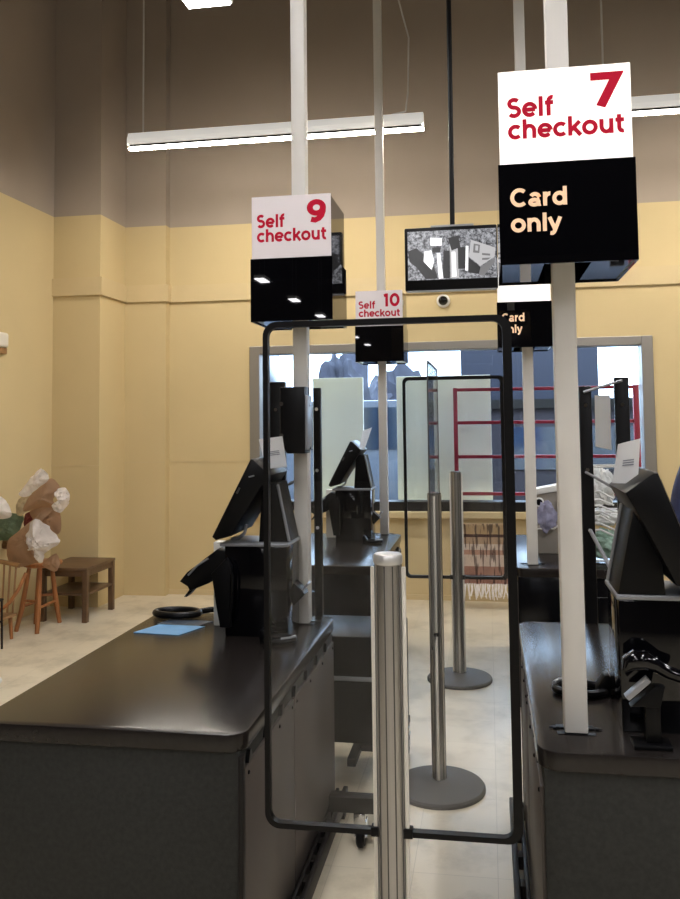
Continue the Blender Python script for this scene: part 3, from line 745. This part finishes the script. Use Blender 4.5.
# ------------------------------------------------------------------ woven throw on a rack under the window
e = empty('throw_rack', (-.06, 7.2, 0), 'low dark rack standing under the window holding a woven throw', 'rack')
for sx in (-.22, .22):
    MB().box(sx-.012, -.015, 0, sx+.012, .015, .70, .003).build('leg', M['counter_trim'], e)
    MB().box(sx-.015, -.12, 0, sx+.015, .12, .02, .003).build('foot', M['counter_trim'], e)
MB().tube([(-.24, 0, .71), (.24, 0, .71)], .012, 10).build('top_bar', M['red_metal'], e)
e = empty('woven_throw', (-.06, 7.2, .22), 'striped woven throw with white tassels hanging under the window', 'throw')
def thr(u, v):
    x = -.205+.41*u
    s = v*1.0
    if s < .92: return (x, -.024-.004*math.sin(22*u+2*v), .0+.5*s/.92)
    k = (s-.92)/.08*PI; return (x, -.022*math.cos(k), .5+.014*math.sin(k)+.004)
MB().sheet(thr, 40, 40, .004).build('cloth', M['rug'], e)
rnd = random.Random(4)
t = MB()
for k in range(30):
    x = -.2+.4*k/29
    t.tube([(x, -.024, .005), (x+rnd.uniform(-.012, .012), -.03, -.05), (x+rnd.uniform(-.02, .02), -.03+rnd.uniform(-.01, .01), -.10-rnd.uniform(0, .04))], [.004, .006, .004], 6)
tf = t.build('fringe', M['tissue'], e); tf['kind'] = 'stuff'

# ------------------------------------------------------------------ bags on the far right counter
e = empty('bag_rack', (.66, 4.98, .80), 'wire bag rack crowded with plastic bags on the far right counter', 'bag rack'); e_rack = e
for a, b in ((-.13, -.09), (.13, -.09), (-.13, .09), (.13, .09)):
    MB().tube([(a, b, 0), (a, b, .56)], .005, 8).build('upright', M['wire'], e)
for z in (.02, .30, .56):
    MB().tube([(-.13, -.09, z), (.13, -.09, z), (.13, .09, z), (-.13, .09, z)], .005, 8, closed=True).build('wire_hoop', M['wire'], e)
def bag(name, loc, s, m, seed, label):
    o = MB().blob((0, 0, 0), s, .35, 2.6, 4, seed).build(name, m); o.location = loc
    tag(o, label, 'plastic bag', 'plastic bags at the right bagging area'); return o
bag('plastic_bag', (.645, 4.97, 1.24), (.085, .07, .11), M['bag_white'], 2, 'white crumpled plastic bag at the top of the wire bag rack')
bag('plastic_bag', (.665, 4.98, 1.06), (.10, .075, .05), M['bag_white'], 7, 'white plastic bag in the middle of the wire bag rack')
bag('plastic_bag', (.66, 4.98, .905), (.105, .075, .085), M['bag_green'], 9, 'pale green plastic bag low in the wire bag rack')
q = MB()
for k in range(7):
    z = 1.0+.035*k; q.tube([(.50+.02*rnd.random(), 4.84, z-.04), (.55, 4.83, z), (.62, 4.83, z+.02*rnd.random()), (.70, 4.84, z-.03)], .006, 6)
q = q.build('handle_tangle', M['bag_white'], e_rack); q.matrix_parent_inverse = Matrix.Translation(-e_rack.location)
e = empty('bagging_stand', (.36, 5.30, .80), 'warm grey bagging stand with a round black dial, behind the second cream pole', 'bagging stand')
MB().box(-.08, -.06, 0, .06, .10, .17, .005).build('base', M['grey_box'], e)
MB().prism([(-.085, .18), (.065, .18), (.065, .385), (-.085, .36)], 'y', .0, .10, .004).build('casing', M['grey_box'], e)
MB().prism([(-.088, .36), (.068, .385), (.068, .425), (-.088, .395)], 'y', -.02, .11, .004).build('lid', M['white_wall'], e)
MB().lathe([(.030, .002), (.030, -.008), (.024, -.012)], (-.05, 0, .315), 24, 'y').build('dial_ring', M['white_wall'], e)
MB().lathe([(.020, -.010), (.020, -.016)], (-.05, 0, .315), 20, 'y').build('dial', M['black'], e)
MB().tube([(-.09, -.075, .155), (.03, -.075, .155), (.09, -.075, .205)], .006, 8).build('wire_loop', M['white_wall'], e)
MB().box(.066, -.04, 0, .09, .10, .36, .004).build('side_plate', M['black'], e)
bag('plastic_bag', (.345, 5.185, 1.04), (.06, .022, .085), M['bag_mauve'], 12, 'mauve grey plastic bag hanging on the bagging stand')

# ------------------------------------------------------------------ side table by the left wall
e = empty('side_table', (-3.525, 6.60, 0), 'brown wooden side table with lower shelf against the yellow left wall', 'table')
MB().box(-.215, -.25, .425, .215, .27, .45, .004).build('tabletop', M['wood_dark'], e)
for sx in (-.19, .19):
    for sy in (-.225, .245): MB().box(sx-.022, sy-.022, 0, sx+.022, sy+.022, .425, .003).build('leg', M['wood_dark'], e)
MB().box(-.205, -.22, .215, .205, .24, .235, .003).build('shelf', M['wood_dark'], e)
MB().box(-.168, -.235, .375, .168, -.215, .425).box(.178, -.203, .375, .202, .223, .425).build('apron', M['wood_dark'], e, smooth=False)

# stool
e = empty('wooden_stool', (-3.60, 6.16, 0), 'orange wood stool with splayed legs under the brown paper bundle', 'stool')
MB().lathe([(.13, .50), (.15, .51), (.155, .525), (.15, .535), (.10, .54)], seg=32).build('seat', M['wood_stool'], e)
ft = [(.06, -.17), (.05, .19), (-.15, -.12), (-.13, .13)]
for fx, fy in ft:
    MB().tube([(fx, fy, 0), (fx*.78, fy*.78, .18), (fx*.5, fy*.5, .51)], [.017, .021, .016], 12).build('leg', M['wood_stool'], e)
for a, b, z in ((0, 1, .19), (1, 3, .24), (3, 2, .19), (2, 0, .24)):
    k = 1-.24*z/.18 if z < .2 else .72
    A, B = ft[a], ft[b]; MB().tube([(A[0]*.76, A[1]*.76, z), (B[0]*.76, B[1]*.76, z)], .011, 10).build('rung', M['wood_stool'], e)
# spindle chair behind, partly out of frame
e = empty('spindle_chair', (-3.80, 5.86, 0), 'low wooden spindle back chair at the left edge beside the stool', 'chair')
MB().prism([(-.15, -.26), (.16, -.26), (.17, .0), (-.16, .0)], 'z', .17, .195, .008).build('seat', M['wood_tan'], e)
for fx, fy in ((.13, -.23), (.13, -.03), (-.12, -.23), (-.12, -.03)):
    MB().tube([(fx*1.1, fy, 0), (fx, fy, .17)], [.012, .016], 10).build('leg', M['wood_stool'], e)
for k in range(7):
    xx = -.135+.046*k; MB().tube([(xx, -.015, .195), (xx*1.1, .0, .56)], .008, 8).build('spindle', M['wood_tan'], e)
MB().tube([(-.19, -.01, .555), (0, .02, .58), (.19, -.01, .555)], .018, 10).build('top_rail', M['wood_tan'], e)
MB().tube([(.0, -.12, .22), (.10, -.15, .23), (.19, -.13, .30), (.235, -.08, .40), (.25, -.02, .50)], .014, 10).build('bent_arm', M['wood_stool'], e)
# curved rocker-like bentwood piece + dark metal chair at the edge
e = empty('metal_chair', (-3.60, 5.40, 0), 'thin dark metal framed chair at the far left edge on the beige floor', 'chair')
for fx, fy in ((.04, -.14), (.03, .17), (-.19, -.14), (-.19, .14)):
    MB().tube([(fx, fy, 0), (fx*.95, fy*.95, .36)], .008, 8).build('leg', M['counter_trim'], e)
MB().tube([(.036, .16, .36), (-.16, .16, .36), (-.2, .12, .36), (-.2, -.12, .36), (-.16, -.14, .36), (.036, -.13, .36)], .009, 8, closed=True).build('seat_frame', M['counter_trim'], e)
MB().tube([(.036, .16, .20), (-.18, .14, .17), (-.2, -.12, .17)], .008, 8).build('brace', M['counter_trim'], e)
# paper bundle on the stool: two sheets of kraft paper with tissue
def sheet_obj(name, m, loc, fn, nu, nv, th, label, cat, group=None):
    o = MB().sheet(fn, nu, nv, th).build(name, m); o.location = loc; tag(o, label, cat, group); return o
def outline_sheet(pts, bulge, y_off=0, wr=.012, seed=0):
    """a crumpled sheet filling an outline given in the (x,z) plane, arched forwards"""
    b = MB(); n = len(pts)
    cx = sum(p[0] for p in pts)/n; cz = sum(p[1] for p in pts)/n
    # densify the outline and smooth it
    P = []
    for i in range(n):
        p0, p1, p2, p3 = [pts[(i+k-1) % n] for k in range(4)]
        for s in range(6):
            t = s/6
            P.append(tuple(.5*((2*p1[c])+(-p0[c]+p2[c])*t+(2*p0[c]-5*p1[c]+4*p2[c]-p3[c])*t*t+(-p0[c]+3*p1[c]-3*p2[c]+p3[c])*t**3) for c in (0, 1)))
    rings = []
    K = 9
    for j in range(K):
        f = (j+1)/K; ring = []
        for x, z in P:
            X, Z = cx+(x-cx)*f, cz+(z-cz)*f
            y = y_off-bulge*(1-f*f)+wr*noise.noise(Vector((X*22, Z*22, seed)))+wr*.7*noise.noise(Vector((X*55, Z*55, seed)))
            ring.append(b.bm.verts.new((X, y, Z)))
        rings.append(ring)
    c0 = b.bm.verts.new((cx, y_off-bulge, cz)); m_ = len(P); fs = []
    for i in range(m_): fs.append(b.bm.faces.new([c0, rings[0][i], rings[0][(i+1) % m_]]))
    for A, B in zip(rings, rings[1:]):
        for i in range(m_): fs.append(b.bm.faces.new([A[i], B[i], B[(i+1) % m_], A[(i+1) % m_]]))
    bmesh.ops.solidify(b.bm, geom=fs, thickness=.004)
    return b
def T(px, py):            # outline helper: metres right of / above the bundle's foot
    return ((px-40)*.00868, (565-py)*.00788)
e = empty('paper_bundle', (-3.527, 5.98, .5345), 'big brown paper bundle with white tissue bulging out, resting on the stool', 'paper bundle')
low = [T(9, 542), T(10, 561), T(20, 567), T(33, 564), T(42, 561), T(40, 549), T(35, 535), T(40, 517), T(54, 510), T(46, 509), T(33, 520), T(20, 531)]
outline_sheet(low, .09, 0, .012, 1).build('lower_wrap', M['kraft'], e)
outline_sheet([T(28, 512), T(46, 506), T(57, 511), T(59, 530), T(52, 535), T(38, 528)], .04, .04, .01, 2).build('inner_wrap', M['kraft'], e)
outline_sheet([T(26, 511), T(31, 497), T(44, 485), T(53, 478), T(61, 487), T(55, 500), T(60, 507), T(44, 507)], .06, -.02, .01, 3).build('upper_wrap', M['kraft'], e)
outline_sheet([T(40, 518), T(52, 523), T(64, 537), T(63, 543), T(51, 551), T(49, 560), T(43, 560), T(41, 549), T(34, 548), T(33, 533)], .09, -.07, .03, 4).build('white_tissue', M['tissue'], e)
outline_sheet([T(57, 491), T(67, 487), T(73, 495), T(71, 503), T(63, 512), T(55, 506), T(62, 500)], .05, -.04, .025, 5).build('tissue_edge', M['tissue'], e)
outline_sheet([T(23, 494), T(33, 479), T(44, 468), T(52, 478), T(42, 487), T(31, 496)], .03, -.04, .02, 6).build('tissue_edge', M['tissue'], e)
outline_sheet([T(45, 561), T(57, 553), T(60, 563), T(56, 571), T(44, 566)], .02, .01, .012, 7).build('paper_corner', M['kraft'], e)
# cloth and bags on the chair at the left edge
def cloth(name, px, m, y, bulge, seed, label, cat):
    o = outline_sheet([T(*p) for p in px], bulge, 0, .016, seed).build(name, m); o.location = (-3.527, y, .5345); tag(o, label, cat); return o
cloth('white_cloth', [(-14, 500), (0, 496), (8, 496), (15, 503), (18, 515), (5, 518), (-12, 514)], M['tissue'], 5.90, .08, 11, 'crumpled white cloth at the left edge above the chairs', 'cloth')
cloth('cream_cloth', [(16, 503), (24, 495), (31, 496), (27, 508), (22, 516), (16, 514)], M['cream_cloth'], 6.0, .04, 12, 'cream cloth between the white cloth and the brown paper', 'cloth')
cloth('green_cloth', [(-14, 516), (5, 515), (16, 518), (13, 530), (10, 540), (-4, 543), (-14, 540)], M['green_cloth'], 6.10, .07, 13, 'dark green cloth hanging at the left edge under the white cloth', 'cloth')
cloth('maroon_cloth', [(17, 517), (26, 513), (29, 520), (21, 530), (17, 532)], M['red_cloth'], 6.10, .03, 14, 'patterned maroon cloth peeking out beside the brown paper', 'cloth')
cloth('tan_basket', [(-14, 544), (2, 542), (10, 538), (12, 548), (2, 552), (-14, 554)], M['wood_tan'], 6.20, .07, 15, 'tan woven basket edge at the left edge below the green cloth', 'basket')

# ------------------------------------------------------------------ person at the right edge
def skin_mesh(name, verts, edges, radii, m, parent, root=0, sub=2):
    me = bpy.data.meshes.new(name); me.from_pydata(verts, edges, []); o = bpy.data.objects.new(name, me); C.objects.link(o)
    md = o.modifiers.new('skin', 'SKIN'); md.use_smooth_shade = True
    for i, r in enumerate(radii):
        d = me.skin_vertices[0].data[i]; d.radius = (r, r) if not isinstance(r, tuple) else r; d.use_root = (i == root)
    s = o.modifiers.new('sub', 'SUBSURF'); s.levels = sub; s.render_levels = sub
    bpy.context.view_layer.update()
    dg = bpy.context.evaluated_depsgraph_get()
    m2 = bpy.data.meshes.new_from_object(o.evaluated_get(dg)); o.modifiers.clear(); o.data = m2; m2.name = name
    m2.materials.clear(); m2.materials.append(m)
    m2.polygons.foreach_set('use_smooth', [True]*len(m2.polygons))
    o.parent = parent
    return o
e = empty('person', (1.115, 4.0, 0), 'person in a dark navy quilted jacket, mostly cut off by the right edge', 'person')
bodyv = [(0, 0, .93), (0, 0, 1.10), (0, 0, 1.28), (0, .0, 1.40), (0, 0, 1.47), (0, -.01, 1.53),
         (.09, 0, .86), (.095, -.01, .48), (.095, .02, .08), (-.09, 0, .86), (-.095, -.01, .48), (-.095, .02, .08)]
bodye = [(0, 1), (1, 2), (2, 3), (3, 4), (4, 5), (0, 6), (6, 7), (7, 8), (0, 9), (9, 10), (10, 11)]
skin_mesh('body', bodyv, bodye, [(.15, .11), (.14, .10), (.16, .11), (.13, .09), .055, .05, .085, .06, .045, .085, .06, .045], M['trousers'], e)
jv = [(0, 0, .92), (0, 0, 1.10), (0, 0, 1.28), (0, 0, 1.40), (-.175, 0, 1.40), (-.22, .01, 1.25), (-.235, -.03, 1.08), (-.20, -.16, .98), (.175, 0, 1.40), (.22, .01, 1.25), (.235, -.03, 1.08), (.20, -.16, .98)]
je = [(0, 1), (1, 2), (2, 3), (3, 4), (4, 5), (5, 6), (6, 7), (3, 8), (8, 9), (9, 10), (10, 11)]
skin_mesh('jacket', jv, je, [(.19, .14), (.18, .135), (.19, .135), (.13, .10), .075, .066, .058, .045, .075, .066, .058, .045], M['navy_coat'], e)
MB().lathe([(.085, 1.42), (.098, 1.44), (.095, 1.50), (.075, 1.515)], seg=24).build('collar', M['black_soft'], e)
hm = MB()
r_ = bmesh.ops.create_uvsphere(hm.bm, u_segments=28, v_segments=20, radius=1)
for v in r_['verts']:
    x, y, z = v.co
    wv = 1-.18*max(0, -z); nose = .10*math.exp(-((x/.16)**2+((z+.1)/.22)**2)) if y < -.5 else 0
    eye = -.05*math.exp(-(((abs(x)-.38)/.16)**2+((z-.1)/.12)**2)) if y < -.4 else 0
    v.co = (x*.076*wv, y*.096*wv*(1+nose+eye), 1.635+z*.118)
hm.build('head', M['skin'], e)
hr = MB()
r_ = bmesh.ops.create_uvsphere(hr.bm, u_segments=28, v_segments=20, radius=1)
for v in r_['verts']:
    x, y, z = v.co
    cut = 0 if (y > -.25 or z > .45) else 1
    s = .86 if cut else 1.09
    v.co = (x*.076*s, y*.096*s+.004, 1.642+z*.118*s)
hr.build('hair', M['hair'], e)
for s in (-1, 1):
    MB().blob((s*.030, -.083, 1.648), (.012, .008, .007), 0, 1, 2).build('eye', M['white_wall'], e)
    MB().blob((s*.030, -.090, 1.648), (.005, .003, .005), 0, 1, 2).build('iris', M['hair'], e)
    MB().blob((s*.078, .005, 1.635), (.010, .020, .032), .1, 2, 3).build('ear', M['skin'], e)
MB().tube([(-.022, -.086, 1.578), (0, -.092, 1.576), (.022, -.086, 1.578)], [.003, .006, .003], 8).build('mouth', M['red_cloth'], e)
for s in (-1, 1):
    hd = MB().blob((s*.195, -.19, .965), (.036, .045, .022), .08, 2, 3, 1)
    for k in range(4):
        bx = s*.195+(-.026+.017*k); ln = (.062, .070, .066, .052)[k]
        hd.tube([(bx, -.215, .967), (bx, -.215-ln*.55, .962), (bx, -.215-ln, .945)], [.0088, .0082, .007], 8)
    hd.tube([(s*.165, -.18, .962), (s*.145, -.205, .957), (s*.140, -.235, .948)], [.011, .0095, .008], 8)
    hd.build('hand', M['skin'], e)
    MB().tube([(s*.095, .06, .035), (s*.095, -.02, .045), (s*.095, -.12, .035), (s*.095, -.17, .025)], [.035, .045, .043, .025], 14, flat=.75).build('shoe', M['shoe'], e)

# ------------------------------------------------------------------ camera, world, view
cam = bpy.data.cameras.new('camera'); co = bpy.data.objects.new('camera', cam); C.objects.link(co)
r = Vector((.98700, .16030, -.01240)); b = Vector((.15930, -.98530, -.06170)); r.normalize(); b = (b-r*b.dot(r)).normalized(); u = b.cross(r)
co.matrix_world = Matrix(((r.x, u.x, b.x, 0), (r.y, u.y, b.y, 0), (r.z, u.z, b.z, 1.65), (0, 0, 0, 1)))
cam.sensor_width = 36; cam.lens = 808.541*36/899
cam.shift_x = (340-356.292)/899; cam.shift_y = (369.979-449.5)/899
cam.clip_start = .05
bpy.context.scene.camera = co
wd = bpy.data.worlds.new('world'); bpy.context.scene.world = wd; wd.use_nodes = True
bg = wd.node_tree.nodes['Background']; bg.inputs['Color'].default_value = (.58, .77, 1.0, 1); bg.inputs['Strength'].default_value = 9
vs = bpy.context.scene.view_settings
vs.view_transform = 'Standard'; vs.look = 'None'; vs.gamma = 1; vs.exposure = .24; vs.use_curve_mapping = False
